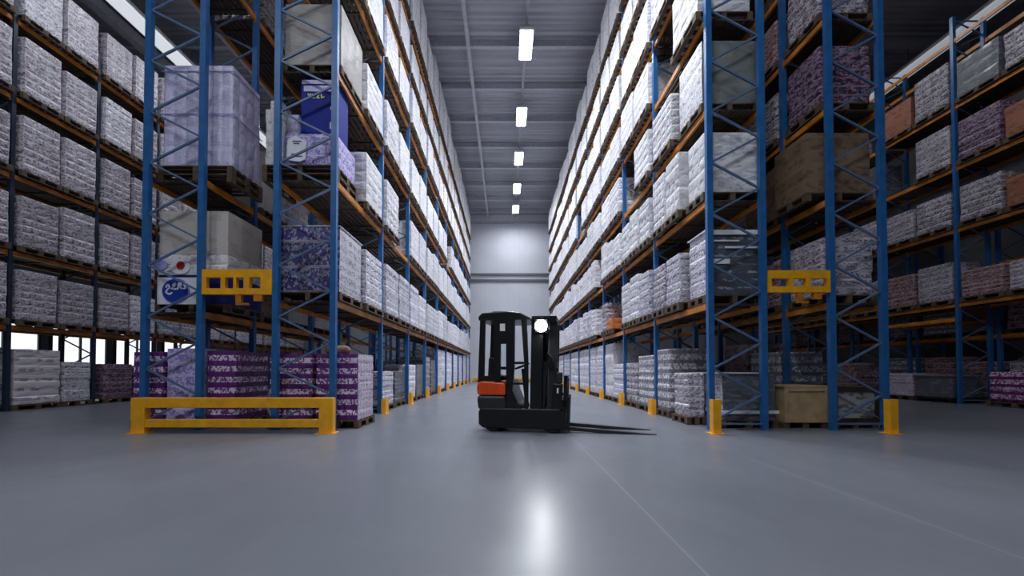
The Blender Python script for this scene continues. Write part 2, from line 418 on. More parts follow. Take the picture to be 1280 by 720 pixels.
def rack(label, x0, wid, frames, levels, H, back_bays, deck_bays, facing, extra=(), mat='blue', deck_top=99):
    """frames: depth of each upright frame; facing +1/-1: side of the working face"""
    t = thing('pallet_rack', label, 'pallet rack', (x0, frames[0], 0))
    pm, lm = post_mesh(H, mat=mat), lattice_mesh(wid, H)
    for y in frames:
        f = put('upright_frame', lm, t, (0, y-frames[0], 0))
        put('post', pm, f, (0, 0, 0)); put('post', pm, f, (wid, 0, 0))
    bms, dks = {}, {}
    for i in range(len(frames)-1):
        ln = frames[i+1]-frames[i]; yc = (frames[i]+frames[i+1])/2 - frames[0]
        key = round(ln, 3)
        if key not in bms: bms[key] = beam_mesh(ln); dks[key] = deck_mesh(ln, wid)
        lv = list(levels) + [z for (b_, z) in extra if b_ == i]
        for z in lv:
            front = (wid, 0) if facing > 0 else (0, PI)
            back = (0, PI) if facing > 0 else (wid, 0)
            put('load_beam', bms[key], t, (front[0], yc, z), front[1])
            if i < back_bays: put('load_beam', bms[key], t, (back[0], yc, z), back[1])
            if i < deck_bays and z < deck_top: put('slatted_deck', dks[key], t, (0, yc, z-.001))  # aisle racks: decks past the first bay are added to darken the undersides
    return t

LB = [2.62, 5.08, 7.33, 9.85, 11.65, 13.55]
LC = [2.56, 4.67, 6.54, 8.42, 10.14, 11.90, 13.55]
LG = [2.50, 4.66, 6.90, 9.20, 11.50]
LE = [3.55, 6.20, 8.40, 10.60, 13.0]
FB = [8 + 3.0*i for i in range(11)]
FC = [8 + 2.85*i for i in range(11)]
FA = [8, 9.65] + [12.55 + 2.9*i for i in range(7)]
FDr = [8, 9.3] + [12.15 + 2.85*i for i in range(7)]
FG = [9.1 + 2.4*i for i in range(9)]
FE = [11.3 + 2.8*i for i in range(6)]
XA, WA = -7.22, 1.11
XB, WB = -4.60, 1.15
XC, WC = 4.10, 1.06
XD, WD = 6.53, 1.04
XG, WG = -15.45, 1.10
XE, WE = 16.0, 1.10
rack('blue and orange pallet rack lining the lit aisle beside the long yellow barrier', XB, WB, FB, LB, 14.6, 2, 10, 1)
rack('blue and orange pallet rack lining the lit aisle beyond the fork tips', XC, WC, FC, LC, 14.4, 2, 10, -1)
LA = [2.38, 5.08, 9.85, 11.65]
rack('blue pallet rack behind the barrier holding the violet shrink-wrapped load', XA, WA, FA, LA, 14.3, 3, 3, 1)
rack('blue pallet rack beside the plywood crate, next to the dim outer aisle', XD, WD, FDr, LC, 14.4, 3, 3, -1)
rack('pallet rack of grey sack pallets along the window wall', XG, WG, FG, LG, 12.3, 3, 8, 1, mat='shaded_blue')
rack('dim outer pallet rack of mixed speckled loads beyond the aisle guard', XE, WE, FE, LE, 13.8, 5, 5, -1, [(1, 3.05)], deck_top=12)
XF, WF = 17.45, 1.05
LF = [2.45, 5.0]
rack('low pallet rack standing behind the dim outer rack, near the far side wall', XF, WF, FE, LF, 7.6, 5, 2, -1)

# ------------------------------------------------------------------ loads
def pallet_mesh(w, d):
    """boards across w (x), blocks and skids"""
    b = MB(); n = 6
    for i in range(n):
        y = -d/2 + .05 + (d-.1)*i/(n-1)
        b.box(-w/2, w/2, y-.05, y+.05, .148, .170)
    for x in (-w/2+.05, 0, w/2-.05):
        b.box(x-.05, x+.05, -d/2, d/2, .128, .148)
        for y in (-d/2+.07, 0, d/2-.07): b.box(x-.05, x+.05, y-.07, y+.07, .02, .128)
        b.box(x-.05, x+.05, -d/2, d/2, 0, .02)
    return b.mesh('pallet', MT['wood'])

def stack_rings(b, w, d, h, cw, cd, tiers, bul, jit, seed, rv=4, rh=3, z0=0.0):
    r = random.Random(seed)
    def ring(z, v, tw, off):
        out = []
        for side in range(4):
            n = cw if side % 2 == 0 else cd
            a = w if side % 2 == 0 else d
            for i in range(n*rh):
                u = i/(n*rh); cu = (u*n) % 1.0
                k = (math.sin(PI*cu)**.6) * v
                amp = off[side][int(u*n) % n]
                cut = min(1, min(u, 1-u)*a/0.05)
                q = -bul + bul*k*amp
                e = bul + .012*(1-cut)
                t = -a/2 + a*u
                lim = a/2 - e
                t = max(-lim, min(lim, t))
                x, y = [(t, -d/2 - q), (w/2 + q, t), (-t, d/2 + q), (-w/2 - q, -t)][side]
                out.append((x*tw[2] + tw[0], y*tw[3] + tw[1], z))
        return out
    rings = []
    for k in range(tiers):
        tw = (r.uniform(-jit, jit), r.uniform(-jit, jit), 1-r.uniform(0, jit), 1-r.uniform(0, jit))
        off = [[r.uniform(.45, 1.0) for _ in range(max(cw, cd))] for _ in range(4)]
        for j in range(rv):
            f = j/rv
            rings.append(ring(z0 + h*(k+f)/tiers, math.sin(PI*f)**.5 if f > 0 else 0.0, tw, off))
    rings.append(ring(z0 + h, 0.0, tw, off))
    V = [[b.bm.verts.new(p) for p in rg] for rg in rings]
    n = len(V[0])
    for A, B in zip(V, V[1:]):
        for i in range(n): b._face([A[i], A[(i+1)%n], B[(i+1)%n], B[i]])
    b._face(V[0][::-1])
    T = V[-1]; c = sum((x.co for x in T), Vector())/n
    I = [b.bm.verts.new(c + (x.co-c)*.72 + Vector((0, 0, r.uniform(-.012, .018)))) for x in T]
    for i in range(n): b._face([T[i], T[(i+1)%n], I[(i+1)%n], I[i]])
    b._face(I)

def stack_mesh(w, d, h, cw, cd, tiers, bul, jit, seed, mat):
    b = MB(); stack_rings(b, w, d, h, cw, cd, tiers, bul, jit, seed)
    return b.mesh('wrapped_stack', mat)

_ld = {}
def load_data(key, w, d, style, variant, h):
    """shared meshes: one pallet per footprint, one stack per footprint, style and variant (height from the object's scale)"""
    k1 = ('p', round(w, 2), round(d, 2))
    if k1 not in _ld: _ld[k1] = pallet_mesh(w, d)
    k2 = (round(w, 2), round(d, 2), style, variant)
    if k2 not in _ld:
        sh = SHAPE.get(style, (3, 3, 6, .02, .008))
        _ld[k2] = stack_mesh(w-.03, d-.03, 1.3, sh[0], sh[1], sh[2], sh[3], sh[4], hash_(k2), G[style])
    return _ld[k1], _ld[k2]
def hash_(k):
    s = 0
    for ch in str(k): s = (s*131 + ord(ch)) % 1000003
    return s
# columns across, columns deep, tiers, bulge, shift
SHAPE = {'white': (4, 4, 6, .022, .010), 'snow': (3, 3, 5, .022, .010), 'lilacw': (4, 4, 7, .02, .010), 'sack': (3, 3, 7, .028, .012),
         'speck': (4, 4, 6, .03, .016), 'redspeck': (4, 4, 6, .026, .016), 'brown': (3, 3, 4, .008, .006), 'redbrown': (3, 3, 4, .010, .012),
         'greybox': (2, 2, 2, .008, .003), 'dullbox': (3, 3, 3, .008, .004), 'greenbox': (3, 3, 3, .012, .006), 'violet': (6, 4, 3, .03, .004), 'purple': (6, 6, 7, .014, .006),
         'purpleside': (4, 4, 7, .014, .006), 'bluepack': (6, 5, 2, .012, .005), 'bluelilac': (4, 4, 6, .016, .006), 'dark': (2, 2, 8, .012, .010),
         'darkgrey': (2, 2, 3, .015, .006), 'bottle': (6, 6, 7, .016, .006), 'banded': (1, 2, 7, .025, .012), 'magenta': (5, 5, 3, .05, .02), 'darkpurple': (5, 5, 6, .02, .012), 'clear': (3, 3, 4, .012, .006), 'orangebox': (2, 2, 2, .01, .004)}

COUNT = {}
def load(name, label, x, y, z, w, d, h, style, variant=0, rz=0, parts=True, cat='pallet load', group=None):
    """a pallet with its goods; h is the whole height; w along x, d along y"""
    pm, sm = load_data(None, w, d, style, variant, h)
    COUNT[name] = COUNT.get(name, 0) + 1
    s = (h-.172)/1.3
    if parts:
        t = thing(name, label, cat, (x, y, z+.002), rz, group)
        put('pallet', pm, t)
        o = put('wrapped_stack', sm, t, (0, 0, .171)); o.scale = (1, 1, s)
        return t
    kk = ('c', round(w, 2), round(d, 2), style, variant, round(h, 1))
    if kk not in _ld:
        bm = bmesh.new(); bm.from_mesh(pm); nf = len(bm.faces)
        b2 = bmesh.new(); b2.from_mesh(sm)
        bmesh.ops.transform(b2, matrix=Matrix.Translation((0, 0, .169)) @ Matrix.Diagonal((1, 1, s, 1)), verts=b2.verts)
        for f in b2.faces: f.material_index = 1
        tmp = bpy.data.meshes.new('tmp'); b2.to_mesh(tmp); b2.free()
        bm.from_mesh(tmp); bpy.data.meshes.remove(tmp)
        me = bpy.data.meshes.new('pallet_load'); bm.to_mesh(me); bm.free()
        me.materials.append(MT['wood']); me.materials.append(G[style]); _ld[kk] = me
    o = put(name, _ld[kk], None, (x, y, z+.002), rz)
    return tag(o, label, cat, group)

LOOK = {'bottle': 'white-capped bottle', 'white': 'white film-wrapped', 'snow': 'smooth white-wrapped', 'lilacw': 'lilac-printed', 'sack': 'grey sack', 'speck': 'speckled bag', 'redspeck': 'red-brown speckled',
        'brown': 'brown carton', 'redbrown': 'red-brown carton', 'darkgrey': 'dark-grey wrapped', 'dark': 'dark-slate wrapped', 'banded': 'banded white-bag', 'darkpurple': 'dark purple', 'orangebox': 'orange carton', 'greenbox': 'grey-green carton', 'clear': 'clear-wrapped'}
SLOT2 = ['near', 'far']
SLOT3 = ['near', 'middle', 'far']
spots = []   # (size in view, name, args)
def aisle_row(x0, wid, frames, levels, nper, side, tot, special, skip, aisle):
    xc0 = x0 + wid/2
    for i in range(len(frames)-1):
        y0, y1 = frames[i]+.075, frames[i+1]-.075
        for li, z in enumerate([0.0] + levels):
            xc = xc0 + side*(0 if li == 0 else .125)
            n = nper(i, li); step = (y1-y0)/n
            for k in range(n):
                if (i, li, k) in skip: continue
                h = tot(i, li, k); st = special.get((i, li, k)) or special.get((i, li)) or None
                if st is None:
                    st = R.choice(['white', 'snow', 'snow']) if li >= 2 else R.choice(['white', 'lilacw', 'white'])
                if isinstance(st, tuple): st, h = st
                w = 1.18; d = round(step-.085, 3)
                y = y0 + step*(k+.5)
                lev = 'on the floor' if li == 0 else 'on %s beam level' % ORD[li-1]
                where = (SLOT3 if n == 3 else SLOT2)[k] if n > 1 else 'single'
                lab = '%s pallet load %s, %s spot of %s bay, %s' % (LOOK.get(st, st), lev, where, ORD[i], aisle)
                dx = abs(xc); size = d*h/(y*y)*dx/y
                spots.append((size, lab, xc + R.uniform(-.015, .015), y, z, w, d, h, st, R.randrange(3), i))

def tot_b(i, li, k):
    if li == 0:
        return [1.55, 1.15, 1.35, 1.7][i] + R.uniform(-.15, .1) if i < 4 else 2.25
    return {1: 1.50, 2: 1.48, 3: 1.40, 4: 1.38, 5: 1.32, 6: 2.1}[li] + R.uniform(-.10, .14) + (R.uniform(0, .45) if li == 6 else 0)
def tot_c(i, li, k):
    if li == 0:
        return [1.35, 1.5, 1.55][i] + R.uniform(-.15, .12) if i < 3 else 2.2
    return {1: 1.42, 2: 1.42, 3: 1.32, 4: 1.36, 5: 1.30, 6: 1.26, 7: 1.6}[li] + R.uniform(-.16, .12) + (R.uniform(0, .4) if li == 7 else 0)

# the lit aisle, barrier side: the front spots are built by hand below
skipB = {(0, l, 0) for l in range(0, 4)} | {(0, 0, 1), (1, 2, 1), (5, 3, 0)}
spB = {(0, 1, 1): 'lilacw', (0, 1): 'lilacw', (1, 0, 0): 'lilacw', (1, 0, 1): 'dark', (2, 0, 0): 'white', (2, 0, 1): 'darkgrey', (3, 0, 0): 'speck', (3, 0, 1): 'dark'}
aisle_row(XB, WB, FB, LB, lambda i, li: 2, 1, tot_b, spB, skipB, 'barrier-side aisle rack')
skipC = {(0, l, 0) for l in range(0, 4)} | {(0, 0, 1), (2, 1, 0), (3, 2, 0), (3, 1, 0), (1, 3, 1), (4, 4, 1), (0, 4, 1)}
spC = {(0, 1, 1): 'lilacw', (0, 1, 2): 'sack', (1, 1, 0): 'lilacw', (1, 1, 1): 'white', (2, 1, 1): ('orangebox', .55), (2, 1, 2): 'speck', (0, 0, 2): ('bottle', 1.72),
       (1, 0, 0): ('bottle', 1.6), (1, 0, 1): 'speck', (2, 0, 0): 'lilacw', (2, 0, 1): ('snow', 2.2)}
aisle_row(XC, WC, FC, LC, lambda i, li: 3 if li in (1, 2) or (li == 0 and i == 0) else 2, -1, tot_c, spC, skipC, 'fork-side aisle rack')
spots.sort(key=lambda s: -s[0])
rest = spots[296:]
for (sz, lab, x, y, z, w, d, h, st, va, i) in spots[:296]:
    load('wrapped_pallet_load', lab, x, y, z, w, d, h, st, va, 0 if st != 'xx' else 0, parts=(i < 6))
if rest:
    b = MB()
    for (sz, lab, x, y, z, w, d, h, st, va, i) in rest:
        me = b
        n0 = len(b.bm.verts)
        b.slot = 0
        for yy in (-d/2+.06, 0, d/2-.06): b.box(x-w/2, x+w/2, y+yy-.05, y+yy+.05, z+.002, z+.14)
        b.slot = 1
        bm2 = b.bm; nv = len(bm2.verts)
        stack_rings(b, w-.03, d-.03, h-.14, 2, 2, 4, .02, .01, int(sz*1e6), rv=2, rh=3, z0=0)
        bm2.verts.ensure_lookup_table()
        for q in bm2.verts[nv:]: q.co += Vector((x, y, z+.14))
    o = b.build('distant_pallet_loads', [MT['wood'], G['snow']])
    tag(o, 'distant white pallet loads at the far end of the lit aisle', 'pallet loads', kind='stuff')

# the window-wall rack of grey sacks
for i in range(len(FG)-1):
    y0, y1 = FG[i]+.075, FG[i+1]-.075; step = (y1-y0)/2
    if i in (0,): rngk = (1,)
    else: rngk = (0, 1)
    for li, z in enumerate(LG):
        for k in rngk:
            if i >= 6 and li > 3: continue
            st = R.choice(['sack', 'sack', 'sack', 'lilacw']); h = 1.72 + R.uniform(-.12, .14) - (.12 if li == 0 else 0) + (.1 if li == 4 else 0)
            load('sack_pallet_load', '%s pallet load on %s beam level, %s spot of %s bay, window-wall rack' % (LOOK[st], ORD[li], SLOT2[k], ORD[i]),
                 XG+WG/2+.15, y0+step*(k+.5), z, 1.18, round(step-.05, 3), h, st, R.randrange(3))
gg = [('banded', 12.23, 1.3, 1.80, 'tall banded white bag pallet on the floor below the window-wall rack'),
      ('lilacw', 13.36, .9, 1.45, 'shorter white bag pallet on the floor beside the tall banded bags'),
      ('darkpurple', 14.8, 1.1, 1.40, 'dark purple pack pallet on the floor beyond the short white bags'),
      ('darkpurple', 15.78, .82, 1.35, 'dark purple pack pallet on the floor, second beyond the short white bags'),
      ('sack', 10.45, 1.3, 1.65, 'white bag pallet on the floor at the photo edge nearest the camera'),
      ('speck', 17.6, 1.1, 1.2, 'speckled bag pallet on the floor farther along the window-wall rack')]
for st, y, d, h, lab in gg:
    load('sack_pallet_load', lab, -14.85, y, 0, 1.2, d, h, st, 0)

# the dim outer rack
sty = ['speck', 'redspeck', 'speck', 'sack', 'darkgrey', 'redbrown']
spE = {(1, 3, 0): ('speck', 1.7), (1, 3, 1): ('redbrown', 1.35), (0, 3, 1): ('darkgrey', 1.4), (1, 2, 0): ('sack', 1.6), (0, 2, 1): ('darkpurple', 1.5), (1, 0, 0): ('sack', 1.5), (1, 0, 1): ('redspeck', 1.4),
       (0, 1, 1): ('speck', 1.4), (0, 3, 0): ('speck', 1.3), (1, 1, 0): ('speck', 1.35), (1, 1, 1): ('sack', 1.3)}
for i in range(len(FE)-1):
    y0, y1 = FE[i]+.075, FE[i+1]-.075; step = (y1-y0)/2
    for li, z in enumerate(LE[:4]):
        for k in (0, 1):
            if (i, li, k) in {(2, 3, 0), (1, 2, 1), (3, 2, 0)}: continue
            st, h = spE.get((i, li, k), (R.choice(sty), 1.25 + R.uniform(-.25, .35)))
            load('speckled_pallet_load', '%s pallet load on %s beam level, %s spot of %s bay, dim outer rack' % (LOOK[st], ORD[li], SLOT2[k], ORD[i]),
                 XE+WE/2-.06, y0+step*(k+.5), z, 1.16, round(step-.06, 3), h, st, R.randrange(2))
eg = [('purpleside', 15.95, 16.24, 1.15, 1.06, 1.05, 'pale mauve pack pallet on the floor beyond the corner guard'),
      ('darkpurple', 16.5, 17.6, 1.05, 1.0, 1.2, 'dark purple pallet on the floor behind the pale mauve packs'),
      ('magenta', 15.9, 12.55, 1.2, 1.5, 1.12, 'magenta and white drink pallet on the floor at the photo edge'),
      ('redspeck', 16.6, 18.9, 1.1, 1.1, 1.5, 'red-brown speckled pallet on the floor deep under the dim outer rack')]
for st, x, y, w, d, h, lab in eg:
    if st in ('purpleside', 'magenta'): x = x
    load('speckled_pallet_load', lab, XE+WE/2-.02, y, 0, w, d, h, st, 0)

for i in range(len(FE)-1):
    y0, y1 = FE[i]+.08, FE[i+1]-.08; step = (y1-y0)/2
    for k in (0, 1):
        for li, z in enumerate([0.0] + LF[:1]):
            st = ['redspeck', 'bottle', 'speck', 'redspeck', 'brown'][(i*3+k*2+li) % 5]; h = 1.3 + .2*((i+k+li) % 3)
            load('speckled_pallet_load', '%s load %s, %s spot of %s bay, low back rack' % (LOOK[st], 'on the floor' if li == 0 else 'on lowest beam', SLOT2[k], ORD[i]),
                 XF+WF/2, y0+step*(k+.5), z, 1.0, round(step-.07, 3), h, st, R.randrange(2))

# dark cage box under the outer rack
t = thing('cage_box', 'dark grey wrapped cage box on the floor under the dim outer rack', 'box', (16.53, 15.0, 0))
b = MB(); 
for x in (-.5, .5):
    for y in (-.6, .6): b.box(x-.05, x+.05, y-.05, y+.05, 0, .12)
b.box(-.56, .56, -.68, .68, .12, .2)
b.build('base', MT['char'], t)
b = MB(); stack_rings(b, 1.1, 1.34, .78, 1, 1, 1, .02, .0, 4, z0=.2); b.build('side_panel', G['darkgrey'], t)
b = MB().box(-.57, .57, -.69, -.65, .96, 1.02).box(-.57, .57, .65, .69, .96, 1.02).box(-.57, -.53, -.65, .65, .96, 1.02).box(.53, .57, -.65, .65, .96, 1.02)
b.build('top_rim', MT['grey_metal'], t)

# ------------------------------------------------------------------ the front loads of the two end-on rack blocks
def custom(name, label, x, y, z, w, d, pieces, cat='pallet load', lift=0):
    """pieces: (part name, style, x0, x1, y0, y1, z0, z1) round the pallet's own middle, z above the pallet top"""
    t = thing(name, label, cat, (x, y, z+.002))
    pm = pallet_mesh(w, d); put('pallet', pm, t)
    if lift: put('pallet', pm, t, (0, 0, .171)); z_add = .171
    else: z_add = 0
    for i, (pn, st, a, b_, c_, e, z0, z1) in enumerate(pieces):
        sh = SHAPE.get(st, (3, 3, 4, .015, .006)); m_ = MB()
        stack_rings(m_, b_-a, e-c_, z1-z0, sh[0], sh[1], max(1, round(sh[2]*(z1-z0)/1.3)) if sh[2] > 2 else max(1, sh[2] if z1-z0 > .8 else 1), sh[3], sh[4], i+3)
        m_.build(pn, G[st], t, ((a+b_)/2, (c_+e)/2, .171+z0+z_add))
    return t


def side_mat(o, sign, mat):
    """faces of a load whose normal looks along x take a second material"""
    me = o.data.copy(); o.data = me; me.materials.append(mat); k = len(me.materials)-1
    for f in me.polygons:
        if f.normal.x*sign > .6: f.material_index = k
def kid(t, stem_):
    return [c for c in t.children if c.name.startswith(stem_)][0]

# rack A floor
load('drink_pallet_load', 'purple drink tray pallet behind the barrier, partly past the outermost blue post', -7.32, 8.76, 0, .66, 1.2, 1.56, 'purple', 0)
load('drink_pallet_load', 'blue-lilac wrapped drink pallet behind the barrier between two purple tray pallets', -6.57, 8.76, 0, .80, 1.2, 1.63, 'bluelilac', 1)
load('drink_pallet_load', 'purple drink tray pallet in the gap beside the blue-lilac pallet, behind the barrier', -5.82, 8.76, 0, .64, 1.2, 1.58, 'purple', 2)
# rack B floor
load('drink_pallet_load', 'purple drink tray pallet under the blue-violet load, beside the dark gap', -4.40, 8.66, 0, .92, 1.02, 1.52, 'purple', 0)
t = load('drink_pallet_load', 'purple drink tray pallet with mauve side jutting into the aisle past the barrier', -3.45, 8.66, 0, .92, 1.02, 1.52, 'purple', 1)
side_mat(kid(t, 'wrapped_stack'), 1, G['purpleside'])
b = MB(); stack_rings(b, .55, .42, .16, 2, 1, 1, .06, .02, 9); 
tag(b.build('sack', G['brown'], loc=(-3.62, 8.62, 1.545), rz=.3, smooth=True), 'tan sack lying on top of the purple tray pallet by the aisle', 'sack')

# rack A first beam level: grey carton on white and blue printed packs
t = custom('mixed_pallet_load', 'grey carton load above white and blue printed packs with a round blue logo', -6.46, 8.82, LA[0], 1.5, 1.25,
    [('blue_pack_layer', 'darkgrey', -.73, .73, -.6, .6, 0, .60), ('white_pack_layer', 'snow', -.74, .73, -.61, .6, .605, 1.03), ('grey_carton', 'greybox', -.72, .72, -.6, .6, 1.035, 1.93)])
kid(t, 'blue_pack_layer').data.materials[0] = MT['navy']
yf = -.628
o = MB().box(-.69, .13, yf-.012, yf+.02, .16, .71).build('label_panel', MT['card'], t)
def ellipse(cx, cz, rx, rz_, n=36): return [(cx + rx*math.cos(2*PI*k/n), cz + rz_*math.sin(2*PI*k/n)) for k in range(n)]
MB().prism(ellipse(-.30, .43, .29, .265), yf-.018, yf-.0125, 'y').build('logo_disc', MT['lilac'], o)
MB().prism(ellipse(-.31, .435, .265, .24), yf-.024, yf-.0185, 'y').build('logo_disc', MT['logo'], o)
b = MB()
def stroke(b, pts, y, wd):
    for (a, c_), (d_, e) in zip(pts, pts[1:]): b.bar((a, y, c_), (d_, y, e), .006, wd, (0, 0, 1)) if abs(e-c_) < abs(d_-a)*3 else b.bar((a, y, c_), (d_, y, e), wd, .006, (0, 1, 0))
for pts in ([(-.50, .50), (-.46, .57), (-.42, .50), (-.47, .46), (-.50, .40), (-.42, .36), (-.37, .40)], [(-.39, .47), (-.33, .52), (-.30, .58), (-.35, .57), (-.35, .47), (-.28, .47)],
            [(-.26, .46), (-.23, .60), (-.18, .56), (-.23, .52), (-.16, .47)], [(-.14, .47), (-.09, .50), (-.13, .56), (-.07, .61)]):
    stroke(b, pts, yf-.028, .032)
b.build('logo_scrawl', MT['card'], o)
w_ = kid(t, 'white_pack_layer')
cx = -.23 + 0
MB().prism(ellipse(cx, .16, .20, .155), -.622, -.60, 'y').build('pale_badge', MT['card'], w_)
MB().prism(ellipse(cx+.01, .185, .085, .088, 20), -.629, -.6225, 'y').build('red_print', MT['redink'], w_)
MB().prism(ellipse(cx-.42, .20, .16, .10, 20), -.618, -.60, 'y').build('lilac_print', MT['lilac'], w_)
# rack A second beam level
t = custom('mixed_pallet_load', 'big violet-grey shrink-wrapped load, topmost above the grey carton', -6.42, 8.72, LA[1], 1.52, 1.05,
    [('wrapped_stack', 'violet', -.75, .75, -.5, .5, 0, 2.13)], lift=1)
b = MB()
for z in (1.08, 1.98): MB().box(-.752, .757, -.506, -.496, .341+z, .36+z).box(.745, .757, -.496, .5, .341+z, .36+z).build('strap_band', MT['lilac'], t)
# deeper bays of rack A
for i, y, st, li, h in ((1, 10.5, 'brown', 0, 1.2), (1, 11.8, 'greybox', 0, 1.5), (1, 10.5, 'greybox', 1, 1.6), (1, 11.8, 'white', 1, 1.5), (2, 13.4, 'speck', 1, 1.5), (2, 14.7, 'white', 1, 1.4), (2, 13.4, 'white', 0, 1.4), (2, 14.7, 'speck', 0, 1.5),
                       (0, 8.82, 'brown', 2, 1.2), (1, 10.5, 'speck', 2, 1.3), (1, 11.8, 'brown', 2, 1.4)):
    load('mixed_pallet_load', '%s pallet load on %s beam level, %s spot of %s bay, violet-load rack' % (LOOK.get(st, 'grey carton'), ORD[li], 'near' if y in (10.5, 13.4, 8.82) else 'far', ORD[i]), XA+WA/2, y, LA[li], 1.15, 1.18, h, st, 0)

for k in range(9):
    y = 16.3 + 1.45*k + (.09 if k % 2 else 0)
    nth = ['first', 'second', 'third', 'fourth', 'fifth', 'sixth', 'seventh', 'eighth', 'ninth'][k]
    if k < 7:
        load('mixed_pallet_load', 'shaded pallet load on the floor behind the barrier-side rack, %s in the deep row' % nth, XA+WA/2, 16.2+2.9*(k//2)+1.36*(k % 2), 0, 1.1, 1.15, 1.3+.2*(k % 3), ['speck', 'darkgrey', 'brown', 'darkpurple'][k % 4], 0)
        load('mixed_pallet_load', 'shaded pallet load on the floor behind the fork-side rack, %s in the deep row' % nth, XD+WD/2, 15.78+2.85*(k//2)+1.33*(k % 2), 0, 1.0, 1.15, 1.2+.2*(k % 3), ['darkgrey', 'speck', 'redspeck'][k % 3], 0)

# rack B fronts
t = load('mixed_pallet_load', 'blue-violet printed load on the lowest beam above the purple tray pallets', -4.04, 8.78, LB[0], 1.32, 1.30, 1.52, 'bluepack', 0)
side_mat(kid(t, 'wrapped_stack'), 1, G['lilacw'])
b = MB(); b.box(-.655, .655, -.64, .64, 1.515, 1.53); b.build('top_sheet', MT['card'], t)
t = custom('mixed_pallet_load', 'white cartons and lilac packs beside an upright dark blue carton', -4.24, 8.74, LB[1], 1.55, 1.16,
    [('white_carton_stack', 'snow', -.77, -.36, -.55, .5, 0, 1.18), ('lilac_pack', 'bluelilac', -.33, .76, -.56, .5, 0, .66), ('small_lilac_pack', 'violet', -.31, -.03, -.54, .5, .665, 1.08),
     ('white_sack', 'white', -.70, -.42, -.50, -.1, 1.185, 1.40)], lift=1)
bl = MB().box(0, .74, -.55, .05, .81, 1.95).build('blue_carton', MT['sheet'], t, (0, 0, .2), bevel=.012)
MB().box(.06, .72, -.562, -.5505, 1.68, 1.80).box(.02, .70, -.558, -.5505, 1.84, 1.92).build('lilac_print', MT['lilac'], bl)
b = MB(); yq = -.566
for pts in ([(.15, 1.63), (.18, 1.58), (.21, 1.63)], [(.18, 1.58), (.18, 1.53)], [(.24, 1.62), (.24, 1.54), (.29, 1.54)], [(.33, 1.62), (.39, 1.62), (.33, 1.54), (.39, 1.54)], [(.43, 1.62), (.43, 1.54), (.49, 1.56)]):
    stroke(b, pts, yq, .022)
b.build('yellow_print', MT['yellowink'], bl)
b = MB().box(.60, .64, -.556, -.5505, .90, 1.04).box(.61, .65, -.556, -.5505, 1.30, 1.36); b.build('white_print', MT['card'], bl)
cd = MB().prism([(-.27, .30), (-.22, .22), (.0, .19), (.12, .24), (.14, .62), (-.08, .73), (-.24, .66)], -.60, -.575, 'y').build('white_card', MT['card'], t, (0, 0, .2))
b = MB()
for a, z_, l in ((-.14, .60, .18), (-.12, .555, .12), (-.16, .335, .16), (-.14, .29, .20)): b.box(a, a+l, -.606, -.6005, z_, z_+.022)
b.build('print_line', MT['ink'], cd)
load('mixed_pallet_load', 'grey carton load high above the upright dark blue carton', -4.0, 8.80, LB[2], 1.22, 1.3, 1.46, 'dullbox', 1)

# rack C fronts
t = load('mixed_pallet_load', 'dark slate wrapped load with white top sheet, beside the yellow tie frame', 4.68, 8.53, LC[0], 1.20, .80, 1.48, 'dark', 0)
side_mat(kid(t, 'wrapped_stack'), -1, G['lilacw'])
b = MB(); b.box(-.60, .60, -.40, .40, 1.475, 1.50).box(-.60, .60, -.404, -.396, 1.40, 1.475); b.build('top_sheet', MT['card'], t)
b = MB(); b.box(-.57, -.10, -.406, -.39, .80, .90).box(-.2, .5, -.406, -.39, 1.12, 1.16).box(-.5, .1, -.406, -.39, 1.26, 1.29); b.build('white_label', MT['card'], t)
load('mixed_pallet_load', 'white shrink-wrapped load framed by the end upright, above the dark slate load', 4.66, 8.53, LC[1], 1.22, .80, 1.42, 'snow', 1)
t = load('mixed_pallet_load', 'grey-green carton load framed by the end upright, above the white wrapped load', 4.64, 8.72, LC[2], 1.20, 1.1, 1.50, 'greenbox', 1)
side_mat(kid(t, 'wrapped_stack'), -1, G['white'])
t = load('mixed_pallet_load', 'low dark slate wrapped load on the floor inside the end upright', 4.98, 8.78, 0, 1.16, 1.22, 1.12, 'darkgrey', 0)
side_mat(kid(t, 'wrapped_stack'), -1, G['sack'])
b = MB().box(-.59, .59, -.63, .63, .30, .36).box(-.6, .2, -.625, .6, 1.118, 1.14); b.build('white_ledge', MT['paleback'], t)
load('mixed_pallet_load', 'pale grey wrapped load on the floor between aisle guard and dark slate load', 4.16, 9.10, 0, .44, .8, 1.12, 'sack', 0)

